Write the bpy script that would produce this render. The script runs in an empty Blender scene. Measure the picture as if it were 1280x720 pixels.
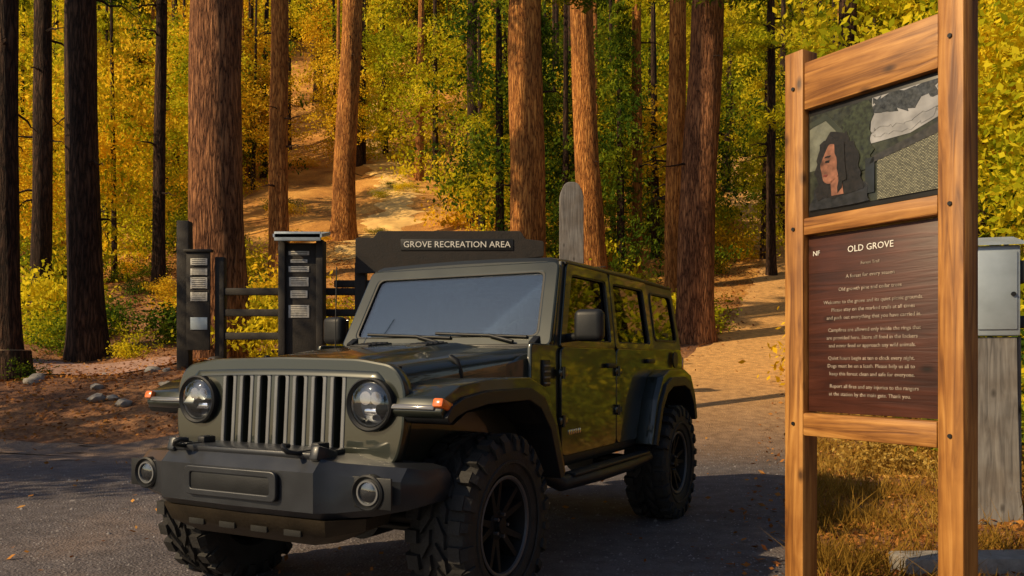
import bpy, bmesh, math, random
import numpy as np
from mathutils import Vector, Matrix
random.seed(7); RNG=np.random.default_rng(11)
scene=bpy.context.scene
COL=scene.collection
rad=math.radians
# ------------------------------------------------------------ helpers
def link(o,parent=None):
    COL.objects.link(o)
    if parent: o.parent=parent
    return o
def empty(name,loc=(0,0,0),rotz=0,parent=None):
    e=bpy.data.objects.new(name,None); e.empty_display_size=.2
    e.location=loc; e.rotation_euler=(0,0,rotz); return link(e,parent)
def finish(me,smooth=35):
    if smooth:
        me.polygons.foreach_set('use_smooth',[True]*len(me.polygons))
        try: me.set_sharp_from_angle(angle=rad(smooth))
        except Exception: pass
def mobj(name,me,mat,parent=None,smooth=35):
    finish(me,smooth)
    if mat is not None:
        me.materials.clear(); me.materials.append(mat)
    return link(bpy.data.objects.new(name,me),parent)
def from_py(name,vs,fs):
    me=bpy.data.meshes.new(name); me.from_pydata([tuple(v) for v in vs],[],fs); me.update(); return me
def recalc(me):
    bm=bmesh.new(); bm.from_mesh(me); bmesh.ops.recalc_face_normals(bm,faces=bm.faces); bm.to_mesh(me); bm.free()
def box(name,size,loc,mat,parent=None,bevel=.006,rot=None,seg=2,taper=None):
    bm=bmesh.new(); bmesh.ops.create_cube(bm,size=1)
    for v in bm.verts:
        v.co=Vector((v.co.x*size[0],v.co.y*size[1],v.co.z*size[2]))
        if taper and v.co.z>0: v.co.x*=taper[0]; v.co.y*=taper[1]
    if bevel>0: bmesh.ops.bevel(bm,geom=list(bm.edges),offset=min(bevel,min(size)*.45),segments=seg,profile=.5,affect='EDGES')
    M=Matrix.Translation(loc)
    if rot: M=M@Matrix.Rotation(rot[2],4,'Z')@Matrix.Rotation(rot[1],4,'Y')@Matrix.Rotation(rot[0],4,'X')
    bm.transform(M)
    me=bpy.data.meshes.new(name); bm.to_mesh(me); bm.free()
    return mobj(name,me,mat,parent,40)
def loft(name,secs,mat,parent=None,caps=True,closed=True,smooth=35):
    n=len(secs[0]); vs=[p for s in secs for p in s]; fs=[]
    for i in range(len(secs)-1):
        for j in range(n if closed else n-1):
            k=(j+1)%n; fs.append((i*n+j,i*n+k,(i+1)*n+k,(i+1)*n+j))
    if caps and closed: fs.append(tuple(range(n))); fs.append(tuple((len(secs)-1)*n+j for j in reversed(range(n))))
    me=from_py(name,vs,fs); recalc(me); return mobj(name,me,mat,parent,smooth)
def fillet(pts,r,n=4):
    out=[]; L=len(pts)
    for i in range(L):
        p=Vector(pts[i]); a=Vector(pts[i-1])-p; b=Vector(pts[(i+1)%L])-p
        rr=min(r,a.length*.45,b.length*.45); A=p+a.normalized()*rr; B=p+b.normalized()*rr
        for k in range(n+1):
            t=k/n; out.append(tuple(A*(1-t)**2+p*2*t*(1-t)+B*t*t))
    return out
def curve_mesh(o):
    COL.objects.link(o)
    bpy.context.view_layer.update()
    dg=bpy.context.evaluated_depsgraph_get()
    me=bpy.data.meshes.new_from_object(o.evaluated_get(dg))
    bpy.data.objects.remove(o); return me
def plate(name,outer,holes,thick,M,mat,parent=None,bevel=.004,smooth=35):
    cu=bpy.data.curves.new(name,'CURVE'); cu.dimensions='2D'; cu.fill_mode='BOTH'
    cu.extrude=max(thick/2-bevel,.0005); cu.bevel_depth=bevel; cu.bevel_resolution=1
    for loop in [outer]+list(holes):
        s=cu.splines.new('POLY'); s.points.add(len(loop)-1)
        for i,p in enumerate(loop): s.points[i].co=(p[0],p[1],0,1)
        s.use_cyclic_u=True
    me=curve_mesh(bpy.data.objects.new(name,cu)); me.transform(M)
    return mobj(name,me,mat,parent,smooth)
def tube(name,pts,r,mat,parent=None,res=4,smooth_path=False):
    cu=bpy.data.curves.new(name,'CURVE'); cu.dimensions='3D'; cu.bevel_depth=r; cu.bevel_resolution=res; cu.use_fill_caps=True
    s=cu.splines.new('POLY'); s.points.add(len(pts)-1)
    for i,p in enumerate(pts): s.points[i].co=(*p,1)
    me=curve_mesh(bpy.data.objects.new(name,cu)); return mobj(name,me,mat,parent,50)
def text(name,body,size,M,mat,parent=None,align='CENTER',ext=.001):
    cu=bpy.data.curves.new(name,'FONT'); cu.body=body; cu.size=size; cu.align_x=align; cu.align_y='CENTER'; cu.extrude=ext; cu.resolution_u=2
    me=curve_mesh(bpy.data.objects.new(name,cu)); me.transform(M); return mobj(name,me,mat,parent,0)
def frame(c0,c1,loc):
    c0=Vector(c0).normalized(); c1=Vector(c1).normalized(); c2=c0.cross(c1)
    return Matrix(((c0.x,c1.x,c2.x,loc[0]),(c0.y,c1.y,c2.y,loc[1]),(c0.z,c1.z,c2.z,loc[2]),(0,0,0,1)))
def lathe_me(name,prof,n=48,M=None,close=False):
    vs=[];fs=[]
    for (x,r) in prof:
        for i in range(n):
            a=2*math.pi*i/n; vs.append((x,r*math.cos(a),r*math.sin(a)))
    m=len(prof)
    for j in range(m-1 if not close else m):
        for i in range(n):
            k=(i+1)%n; J=(j+1)%m; fs.append((j*n+i,j*n+k,J*n+k,J*n+i))
    me=from_py(name,vs,fs); bm=bmesh.new(); bm.from_mesh(me); bmesh.ops.remove_doubles(bm,verts=bm.verts,dist=1e-5)
    bmesh.ops.recalc_face_normals(bm,faces=bm.faces); bm.to_mesh(me); bm.free()
    if M: me.transform(M)
    return me
def cyl(name,r,d,loc,axis,mat,parent=None,n=24,r2=None):
    bm=bmesh.new(); bmesh.ops.create_cone(bm,cap_ends=True,segments=n,radius1=r,radius2=r if r2 is None else r2,depth=d)
    q=Vector(axis).to_track_quat('Z','Y').to_matrix().to_4x4(); bm.transform(Matrix.Translation(loc)@q)
    me=bpy.data.meshes.new(name); bm.to_mesh(me); bm.free(); return mobj(name,me,mat,parent,40)
# ------------------------------------------------------------ materials
def nmat(name):
    m=bpy.data.materials.new(name); m.use_nodes=True; nt=m.node_tree; nt.nodes.clear()
    out=nt.nodes.new('ShaderNodeOutputMaterial'); b=nt.nodes.new('ShaderNodeBsdfPrincipled'); nt.links.new(b.outputs[0],out.inputs[0])
    return m,nt,b,out
def N(nt,t,**kw):
    n=nt.nodes.new(t)
    for k,v in kw.items():
        if k.startswith('i_'): n.inputs[k[2:].replace('_',' ')].default_value=v
        else: setattr(n,k,v)
    return n
def ramp(nt,fac,stops):
    r=nt.nodes.new('ShaderNodeValToRGB'); e=r.color_ramp.elements
    while len(e)<len(stops): e.new(.5)
    for i,(p,c) in enumerate(stops): e[i].position=p; e[i].color=(*c,1)
    nt.links.new(fac,r.inputs[0]); return r
def coords(nt,scale=(1,1,1),kind='Object'):
    tc=nt.nodes.new('ShaderNodeTexCoord'); mp=nt.nodes.new('ShaderNodeMapping'); mp.inputs['Scale'].default_value=scale
    nt.links.new(tc.outputs[kind],mp.inputs[0]); return mp.outputs[0]
def simple(name,col,rough=.5,metal=0,coat=0,var=.25,nscale=12,bump=0,bscale=80,spec=.5):
    m,nt,b,o=nmat(name); v=coords(nt)
    n=N(nt,'ShaderNodeTexNoise',i_Scale=nscale,i_Detail=4.); nt.links.new(v,n.inputs['Vector'])
    r=ramp(nt,n.outputs[0],[(.25,tuple(c*(1-var) for c in col)),(.75,tuple(min(1,c*(1+var)) for c in col))])
    nt.links.new(r.outputs[0],b.inputs['Base Color'])
    rr=N(nt,'ShaderNodeMapRange'); rr.inputs['To Min'].default_value=rough*.8; rr.inputs['To Max'].default_value=min(1,rough*1.25)
    nt.links.new(n.outputs[0],rr.inputs[0]); nt.links.new(rr.outputs[0],b.inputs['Roughness'])
    b.inputs['Metallic'].default_value=metal; b.inputs['Coat Weight'].default_value=coat; b.inputs['Coat Roughness'].default_value=.04
    b.inputs['Specular IOR Level'].default_value=spec
    if bump:
        n2=N(nt,'ShaderNodeTexNoise',i_Scale=bscale,i_Detail=3.); nt.links.new(v,n2.inputs['Vector'])
        bp=N(nt,'ShaderNodeBump',i_Strength=bump,i_Distance=.01); nt.links.new(n2.outputs[0],bp.inputs['Height']); nt.links.new(bp.outputs[0],b.inputs['Normal'])
    return m
PAINT=simple('suv_paint',(.020,.024,.018),.30,.25,.75,.10,3,spec=.35)
ROOFM=simple('hardtop',(.016,.018,.016),.38,.1,.3,.12,3,.05)
BLACKP=simple('black_plastic',(.011,.012,.014),.45,0,0,.25,9,.12,220,spec=.35)
BUMPM=simple('bumper_steel',(.024,.027,.034),.36,.3,.1,.2,7,.08,200)
RUBBER=simple('tyre_rubber',(.019,.018,.018),.68,0,0,.5,14,.35,90,spec=.35)
RIM=simple('rim_dark',(.008,.008,.009),.55,0,0,.15,8,spec=.2)
LIPM=simple('rim_lip',(.08,.08,.088),.45,.3,0,.15,8)
CHROME=simple('chrome',(.75,.75,.77),.12,1,0,.05,8)
GREYT=simple('grille_trim',(.16,.165,.175),.4,.5,.2,.12,8)
VOIDM=simple('dark_void',(.006,.006,.006),.9)
SKID=simple('skid_plate',(.04,.030,.018),.5,.4,0,.4,6,.2)
SEAT=simple('seat_fabric',(.05,.05,.052),.8)
AMBER=simple('amber_lens',(.75,.16,.02),.2,0,1,.05)
SMOKE=simple('smoked_lens',(.12,.12,.13),.15,0,1,.05)
REDL=simple('red_lens',(.4,.01,.01),.2,0,1,.05)
WHITE=simple('white_paint',(.70,.68,.63),.6,0,0,.1)
PAPER=simple('paper',(.5,.48,.44),.7,0,0,.3,20)
DARKWOOD=simple('dark_wood',(.018,.014,.012),.75,0,0,.5,9,.5,40)
CONC=simple('concrete',(.24,.22,.20),.9,0,0,.3,14,.6,60)
GREYMETAL=simple('galvanised',(.34,.40,.46),.45,.3,0,.15,5)
def glass(name,tint,refl):
    m,nt,b,o=nmat(name); nt.nodes.remove(b)
    t=N(nt,'ShaderNodeBsdfTransparent'); t.inputs[0].default_value=(*tint,1)
    g=N(nt,'ShaderNodeBsdfGlossy'); g.inputs['Roughness'].default_value=.02; g.inputs[0].default_value=(.9,.95,1,1)
    lw=N(nt,'ShaderNodeLayerWeight'); lw.inputs[0].default_value=.35
    mr=N(nt,'ShaderNodeMapRange'); mr.inputs['To Min'].default_value=refl; mr.inputs['To Max'].default_value=.9
    nt.links.new(lw.outputs['Fresnel'],mr.inputs[0])
    mx=N(nt,'ShaderNodeMixShader'); nt.links.new(mr.outputs[0],mx.inputs[0]); nt.links.new(t.outputs[0],mx.inputs[1]); nt.links.new(g.outputs[0],mx.inputs[2]); nt.links.new(mx.outputs[0],o.inputs[0]); return m
WSGLASS=glass('windshield_glass',(.62,.68,.66),.08)
SIDEGLASS=glass('tinted_glass',(.03,.033,.03),.04)
LENS=glass('lamp_glass',(.92,.95,1),.08)
def wood(name,c1,c2,c3,axis,rough=.55):
    m,nt,b,o=nmat(name); s=[16,16,16]; s[axis]=1.1
    v=coords(nt,tuple(s)); n=N(nt,'ShaderNodeTexNoise',i_Scale=1.6,i_Detail=7.,i_Distortion=1.2); nt.links.new(v,n.inputs['Vector'])
    r=ramp(nt,n.outputs[0],[(.3,c1),(.5,c2),(.72,c3)])
    v2=coords(nt,tuple(7 if i!=axis else 3.6 for i in range(3))); vo=N(nt,'ShaderNodeTexVoronoi',i_Scale=1.); nt.links.new(v2,vo.inputs['Vector'])
    kr=ramp(nt,vo.outputs['Distance'],[(.05,(.10,.07,.05)),(.18,(1,1,1))])
    mx=N(nt,'ShaderNodeMix',data_type='RGBA',blend_type='MULTIPLY'); mx.inputs['Factor'].default_value=.9
    nt.links.new(r.outputs[0],mx.inputs['A']); nt.links.new(kr.outputs[0],mx.inputs['B'])
    v3=coords(nt,(3,3,3)); n3=N(nt,'ShaderNodeTexNoise',i_Scale=1.3,i_Detail=4.); nt.links.new(v3,n3.inputs['Vector']); r3=ramp(nt,n3.outputs[0],[(.35,(.65,.56,.48)),(.6,(1,1,1))])
    m2=N(nt,'ShaderNodeMix',data_type='RGBA',blend_type='MULTIPLY'); m2.inputs['Factor'].default_value=.7; nt.links.new(mx.outputs['Result'],m2.inputs['A']); nt.links.new(r3.outputs[0],m2.inputs['B'])
    nt.links.new(m2.outputs['Result'],b.inputs['Base Color'])
    b.inputs['Roughness'].default_value=rough
    bp=N(nt,'ShaderNodeBump',i_Strength=.5,i_Distance=.006); nt.links.new(n.outputs[0],bp.inputs['Height']); nt.links.new(bp.outputs[0],b.inputs['Normal']); return m
WC=((.16,.058,.012),(.38,.165,.035),(.56,.28,.075))
WOODV=wood('sign_wood_v',*WC,2); WOODH=wood('sign_wood_h',*WC,0)
GREYWOOD=wood('weathered_wood',(.09,.085,.085),(.17,.16,.155),(.25,.24,.23),2,.8)
BROWNP=wood('brown_panel',(.036,.010,.006),(.062,.017,.009),(.085,.024,.013),0,.5)
def bark(name,c1,c2,c3):
    m,nt,b,o=nmat(name)
    v=coords(nt,(8.5,8.5,1.15)); 
    nz=N(nt,'ShaderNodeTexNoise',i_Scale=1.2,i_Detail=4.); nt.links.new(v,nz.inputs['Vector'])
    add=N(nt,'ShaderNodeVectorMath',operation='MULTIPLY_ADD'); add.inputs[1].default_value=(1.4,1.4,1.4)
    nt.links.new(nz.outputs['Color'],add.inputs[0]); nt.links.new(v,add.inputs[2])
    vo=N(nt,'ShaderNodeTexVoronoi',feature='DISTANCE_TO_EDGE',i_Scale=1.5); nt.links.new(add.outputs[0],vo.inputs['Vector'])
    v2=coords(nt,(26,26,5)); n2=N(nt,'ShaderNodeTexNoise',i_Scale=1.5,i_Detail=5.,i_Roughness=.7); nt.links.new(v2,n2.inputs['Vector'])
    ma=N(nt,'ShaderNodeMath',operation='MULTIPLY_ADD'); ma.inputs[1].default_value=1.3; nt.links.new(vo.outputs['Distance'],ma.inputs[0])
    m3=N(nt,'ShaderNodeMath',operation='MULTIPLY'); m3.inputs[1].default_value=.75; nt.links.new(n2.outputs[0],m3.inputs[0]); nt.links.new(m3.outputs[0],ma.inputs[2])
    r=ramp(nt,ma.outputs[0],[(.32,c1),(.52,c2),(.85,c3)])
    v4=coords(nt,(1.2,1.2,.35)); n4=N(nt,'ShaderNodeTexNoise',i_Scale=1.5,i_Detail=3.); nt.links.new(v4,n4.inputs['Vector']); r4=ramp(nt,n4.outputs[0],[(.35,(.55,.55,.6)),(.62,(1.,1.,1.))])
    mx=N(nt,'ShaderNodeMix',data_type='RGBA',blend_type='MULTIPLY'); mx.inputs['Factor'].default_value=1; nt.links.new(r.outputs[0],mx.inputs['A']); nt.links.new(r4.outputs[0],mx.inputs['B'])
    nt.links.new(mx.outputs['Result'],b.inputs['Base Color'])
    b.inputs['Roughness'].default_value=.9; b.inputs['Specular IOR Level'].default_value=.2
    bp=N(nt,'ShaderNodeBump',i_Strength=1.,i_Distance=.06); nt.links.new(ma.outputs[0],bp.inputs['Height']); nt.links.new(bp.outputs[0],b.inputs['Normal']); return m
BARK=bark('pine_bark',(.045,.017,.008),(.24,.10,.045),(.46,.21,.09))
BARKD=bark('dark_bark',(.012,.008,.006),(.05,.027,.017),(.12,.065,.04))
BARK_LIT=bark('sunlit_bark',(.10,.03,.009),(.46,.18,.045),(.75,.34,.09))  # orange sunlight on the trunks is painted into this bark colour
def leafmat(name,stops,trans=.45):
    m,nt,b,o=nmat(name); nt.nodes.remove(b)
    g=N(nt,'ShaderNodeNewGeometry')
    nz=N(nt,'ShaderNodeTexNoise',i_Scale=.35,i_Detail=2.); nt.links.new(g.outputs['Position'],nz.inputs['Vector'])
    a=N(nt,'ShaderNodeMath',operation='MULTIPLY_ADD'); a.inputs[1].default_value=.40; nt.links.new(g.outputs['Random Per Island'],a.inputs[0])
    a3=N(nt,'ShaderNodeMath',operation='MULTIPLY_ADD'); a3.inputs[1].default_value=1.7; a3.inputs[2].default_value=-.52; nt.links.new(nz.outputs[0],a3.inputs[0])
    nt.links.new(a3.outputs[0],a.inputs[2])
    r=ramp(nt,a.outputs[0],stops)
    d=N(nt,'ShaderNodeBsdfDiffuse'); t=N(nt,'ShaderNodeBsdfTranslucent'); nt.links.new(r.outputs[0],d.inputs[0]); nt.links.new(r.outputs[0],t.inputs[0])
    mx=N(nt,'ShaderNodeMixShader'); mx.inputs[0].default_value=trans; nt.links.new(d.outputs[0],mx.inputs[1]); nt.links.new(t.outputs[0],mx.inputs[2]); nt.links.new(mx.outputs[0],o.inputs[0]); return m
LGOLD=leafmat('gold_leaves',[(0,(.30,.20,.012)),(.35,(.78,.50,.022)),(.65,(.96,.68,.04)),(1,(.96,.55,.03))],.5)
LYG=leafmat('yellowgreen_leaves',[(0,(.08,.13,.008)),(.4,(.40,.42,.015)),(.7,(.80,.66,.03)),(1,(.95,.74,.04))],.5)
LGREEN=leafmat('green_leaves',[(0,(.018,.05,.010)),(.45,(.08,.14,.015)),(.8,(.28,.32,.02)),(1,(.50,.50,.03))],.45)
LDARK=leafmat('dim_reflection_leaves',[(0,(.010,.022,.008)),(.5,(.022,.04,.012)),(1,(.06,.075,.02))],.2)  # leaf colour darkened so unseen trees reflect dimly in the car paint
LITTER=leafmat('leaf_litter_mat',[(0,(.08,.03,.015)),(.4,(.24,.09,.03)),(.75,(.45,.20,.05)),(1,(.6,.34,.10))],.1)
DRYG=leafmat('dry_grass_mat',[(0,(.06,.045,.010)),(.4,(.22,.125,.022)),(.75,(.40,.23,.04)),(1,(.52,.36,.10))],.3)
# ------------------------------------------------------------ terrain
def ss(a,b,x): t=np.clip((x-a)/(b-a),0,1); return t*t*(3-2*t)
XR=([-20,0,3,4.8,8,15,23,30,38,50,70],[.2,.6,1.25,1.65,2.7,5.0,8.6,11.4,14.5,17,20])
XL=([-20,10.9,11.5,12,12.6,14,18,23,30,38,50,70],[-60,-60,-16,-7,-1.6,.3,2.6,5.7,8.3,11.5,13.5,16])
def xr(y): return np.interp(y,*XR)
def xl(y): return np.interp(y,*XL)
def H(x,y):
    x=np.asarray(x,float); y=np.asarray(y,float)
    t=np.maximum(0,y-11); tc=np.minimum(t,100)
    g=.125*t*t/(t+1.5)+.0036*tc*tc+(t-tc)*.7
    L=1-ss(-2.5,1,x); b=.6*ss(11.3,14.5,y)*L
    off=np.clip(np.maximum(x-xr(y)-.6,xl(y)-x-.6)/2.5,0,1)*ss(12,15,y)
    nz=.10*np.sin(x*.9+y*.4)+.08*np.sin(x*.37-y*1.1+1)+.05*np.sin(x*2.1+y*1.7)+.5*np.sin(x*.13+2)*ss(25,45,y)
    rb=.35*ss(.5,4,x-xr(y))*ss(6,9,y)
    return g+b+off*nz+rb
def gridmesh(name,X,Y,Z):
    ny,nx=X.shape; me=bpy.data.meshes.new(name)
    vs=np.stack([X,Y,Z],-1).reshape(-1,3); idx=np.arange(nx*ny).reshape(ny,nx)
    f=np.stack([idx[:-1,:-1],idx[:-1,1:],idx[1:,1:],idx[1:,:-1]],-1).reshape(-1,4)
    rawmesh(me,vs,f); return me
def rawmesh(me,vs,f):
    k=f.shape[1]
    me.vertices.add(len(vs)); me.vertices.foreach_set('co',vs.astype(np.float32).ravel())
    me.loops.add(f.size); me.loops.foreach_set('vertex_index',f.astype(np.int32).ravel())
    me.polygons.add(len(f)); me.polygons.foreach_set('loop_start',np.arange(0,f.size,k,dtype=np.int32)); 
    me.update(calc_edges=True)
a=np.linspace(-1,1,331); gx=60*a*np.abs(a)**.35*(1+1.5*np.abs(a)**6); b_=np.linspace(0,1,360); gy=-35+230*(b_**1.25)
GX,GY=np.meshgrid(gx,gy); 
m,nt,b,o=nmat('forest_floor'); v=coords(nt)
n1=N(nt,'ShaderNodeTexNoise',i_Scale=.5,i_Detail=6.); n2=N(nt,'ShaderNodeTexNoise',i_Scale=14.,i_Detail=6.,i_Roughness=.7); nt.links.new(v,n1.inputs['Vector']); nt.links.new(v,n2.inputs['Vector'])
ad=N(nt,'ShaderNodeMath',operation='ADD'); nt.links.new(n1.outputs[0],ad.inputs[0]); nt.links.new(n2.outputs[0],ad.inputs[1])
hm=N(nt,'ShaderNodeMath',operation='MULTIPLY'); hm.inputs[1].default_value=.5; nt.links.new(ad.outputs[0],hm.inputs[0])
r=ramp(nt,hm.outputs[0],[(.33,(.06,.026,.014)),(.48,(.20,.085,.036)),(.62,(.42,.20,.08))])
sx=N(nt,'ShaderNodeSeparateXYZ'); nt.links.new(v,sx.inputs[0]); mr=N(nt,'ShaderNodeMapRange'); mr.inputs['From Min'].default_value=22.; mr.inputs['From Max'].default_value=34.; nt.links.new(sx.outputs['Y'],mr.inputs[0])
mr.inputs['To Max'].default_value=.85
rb_=ramp(nt,hm.outputs[0],[(.36,(.24,.09,.015)),(.5,(.60,.27,.045)),(.62,(.85,.46,.10))]); mxg=N(nt,'ShaderNodeMix',data_type='RGBA'); nt.links.new(mr.outputs[0],mxg.inputs['Factor']); nt.links.new(r.outputs[0],mxg.inputs['A']); nt.links.new(rb_.outputs[0],mxg.inputs['B'])  # far hillside brightened in colour to read as sunlit ground
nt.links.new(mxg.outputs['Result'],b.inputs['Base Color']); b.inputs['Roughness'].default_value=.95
bp=N(nt,'ShaderNodeBump',i_Strength=.9,i_Distance=.05); nt.links.new(n2.outputs[0],bp.inputs['Height']); nt.links.new(bp.outputs[0],b.inputs['Normal'])
FLOOR=m
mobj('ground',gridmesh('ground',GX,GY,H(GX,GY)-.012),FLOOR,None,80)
m,nt,b,o=nmat('road_surface'); v=coords(nt)
n1=N(nt,'ShaderNodeTexNoise',i_Scale=.55,i_Detail=5.,i_Distortion=.6); n2=N(nt,'ShaderNodeTexNoise',i_Scale=60.,i_Detail=4.,i_Roughness=.8); n3=N(nt,'ShaderNodeTexVoronoi',i_Scale=48.)
n4=N(nt,'ShaderNodeTexNoise',i_Scale=6.,i_Detail=5.)
for n in (n1,n2,n3,n4): nt.links.new(v,n.inputs['Vector'])
r1=ramp(nt,n1.outputs[0],[(.35,(.105,.093,.103)),(.55,(.155,.135,.142)),(.72,(.23,.175,.155))])
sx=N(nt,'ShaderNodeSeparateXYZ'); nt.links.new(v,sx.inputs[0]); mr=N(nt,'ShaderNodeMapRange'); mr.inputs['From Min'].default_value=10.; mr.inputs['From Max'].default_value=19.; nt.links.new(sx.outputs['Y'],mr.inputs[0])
mxd=N(nt,'ShaderNodeMix',data_type='RGBA'); mxd.inputs['B'].default_value=(.86,.47,.16,1); nt.links.new(mr.outputs[0],mxd.inputs['Factor']); nt.links.new(r1.outputs[0],mxd.inputs['A'])  # far road turns to dirt, its orange brightened to carry sunlight
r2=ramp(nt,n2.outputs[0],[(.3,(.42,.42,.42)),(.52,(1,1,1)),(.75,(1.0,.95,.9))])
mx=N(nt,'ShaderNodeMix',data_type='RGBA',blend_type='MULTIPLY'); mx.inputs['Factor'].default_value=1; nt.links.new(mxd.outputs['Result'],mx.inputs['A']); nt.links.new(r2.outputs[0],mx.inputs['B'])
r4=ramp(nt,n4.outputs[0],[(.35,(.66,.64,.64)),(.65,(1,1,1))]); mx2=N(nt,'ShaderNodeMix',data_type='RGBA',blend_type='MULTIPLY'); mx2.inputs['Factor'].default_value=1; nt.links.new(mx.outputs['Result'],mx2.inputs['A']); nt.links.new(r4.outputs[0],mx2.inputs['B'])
nt.links.new(mx2.outputs['Result'],b.inputs['Base Color']); b.inputs['Roughness'].default_value=.85
hh=N(nt,'ShaderNodeMath',operation='ADD'); nt.links.new(n2.outputs[0],hh.inputs[0]); nt.links.new(n3.outputs['Distance'],hh.inputs[1])
bp=N(nt,'ShaderNodeBump',i_Strength=.8,i_Distance=.014); nt.links.new(hh.outputs[0],bp.inputs['Height']); nt.links.new(bp.outputs[0],b.inputs['Normal'])
ROAD=m
ys=np.concatenate([np.linspace(-20,10.9,60),np.linspace(11,14,40),np.linspace(14.2,70,160)]); u=np.linspace(0,1,70)
Yr=np.repeat(ys[:,None],70,1); A=xl(ys)+.12*np.sin(ys*3.1)+.08*np.sin(ys*7.7); B=xr(ys)+.10*np.sin(ys*2.3)+.06*np.sin(ys*6.1)
uu=1-(1-u)**1.8
Xr=A[:,None]*(1-uu)+B[:,None]*uu
Yr=Yr+np.where(Yr>9,(.25*np.sin(Xr*1.3)+.12*np.sin(Xr*3.7))*ss(9,11,Yr)*(1-ss(13,15,Yr)),0)
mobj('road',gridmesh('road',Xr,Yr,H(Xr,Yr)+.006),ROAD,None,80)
px=np.linspace(-26,-5.5,80); pw=np.linspace(0,1,8); PX=np.repeat(px[None,:],8,0); PY=15.6+.25*np.sin(PX*.6)+pw[:,None]*(1.5+.2*np.sin(PX*1.1))+0*PX
mobj('footpath',gridmesh('footpath',PX,PY,H(PX,PY)+.02),simple('path_dirt',(.34,.20,.15),.9,0,0,.25,3,.6,40),None,80)
# hillside dirt trail: ragged edges, dips slightly into the ground at both sides
ty=np.linspace(34,82,240); tw=np.linspace(-1,1,12); cx_=-.155*ty+1.3*np.sin((ty-36)*.11)-.5
wid=1.5+.35*np.sin(ty*.9)+.25*np.sin(ty*2.7)+.2*np.sin(ty*6.1+1); TX=(cx_+.2*np.sin(ty*3.3))[:,None]+tw[None,:]*wid[:,None]; TY=np.repeat(ty[:,None],12,1)
mobj('hillside_trail',gridmesh('hillside_trail',TX,TY,H(TX,TY)+.05-.14*np.abs(tw)[None,:]**3+.03*np.sin(TX*7+TY*5)),simple('trail_dirt',(.80,.47,.15),.95,0,0,.35,1.6,.8,12),None,80)
# ------------------------------------------------------------ foliage tools
def leafquads(c,s,asp=.5,up=0.,flat=0.):
    n=len(c); u=RNG.normal(size=(n,3)); u[:,2]*=(1-flat); u/=np.linalg.norm(u,axis=1)[:,None]
    w=RNG.normal(size=(n,3)); w[:,2]*=(1-flat); v=np.cross(u,w) if flat==0 else w-(w*u).sum(1)[:,None]*u
    v/=np.linalg.norm(v,axis=1)[:,None]+1e-9
    s=np.asarray(s)[:,None]; vs=np.stack([c-u*s,c-v*s*asp,c+u*s,c+v*s*asp],1).reshape(-1,3)
    return vs,np.arange(4*n).reshape(n,4)
def leafmesh(name,c,s,**k):
    me=bpy.data.meshes.new(name); v,f=leafquads(c,s,**k); rawmesh(me,v,f); return me
def broad_pts(K,per,R,Hh,spread):
    d=RNG.normal(size=(K,3)); d/=np.linalg.norm(d,axis=1)[:,None]; rr=RNG.random(K)**.45
    lump=1+.25*np.sin(d[:,0]*3+RNG.random()*6)+.2*np.sin(d[:,1]*4+RNG.random()*6)
    c=d*(rr*lump)[:,None]*np.array([R,R,Hh]); 
    p=c[:,None,:]+RNG.normal(size=(K,per,3))*np.array([spread,spread,spread*.55]); return p.reshape(-1,3)
def fir_pts(h,R):
    out=[]
    for z in np.arange(0,h,.38):
        r=R*(1-z/h)**.85+.15
        for k in range(7):
            a=RNG.random()*6.283; L=r*(.7+.45*RNG.random())
            for q in np.linspace(.15,1,6):
                base=np.array([math.cos(a)*L*q,math.sin(a)*L*q,z-.35*L*q*q+RNG.normal()*.05]); out.append(base+RNG.normal(size=(6,3))*np.array([.13,.13,.07]))
    return np.concatenate(out)
def LV(p,s,**k): return leafquads(p,s,**k)[0]
BROAD=[LV(p:=broad_pts(85,44,2.4,4.2,.32),RNG.uniform(.06,.125,len(p))) for i in range(5)]
FIR=[LV(p:=fir_pts(9,2.4),RNG.uniform(.07,.15,len(p)),asp=.3) for i in range(2)]
SHR=[LV(p:=broad_pts(45,42,.95,.6,.17),RNG.uniform(.03,.065,len(p))) for i in range(3)]
class Bucket:
    def __init__(s): s.d={}
    def add(s,arr,loc,rz,sc,mat,faces=None):
        c,n=math.cos(rz),math.sin(rz); a=arr*np.array(sc); 
        a=np.stack([a[:,0]*c-a[:,1]*n,a[:,0]*n+a[:,1]*c,a[:,2]],1)+np.array(loc); s.d.setdefault(mat.name,[mat,[]])[1].append(a)
    def build(s,name,parent):
        for k,(mat,L) in s.d.items():
            v=np.concatenate(L); me=bpy.data.meshes.new(name); rawmesh(me,v,np.arange(len(v)).reshape(-1,4)); mobj(name+'_'+k,me,mat,parent,0)
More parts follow.
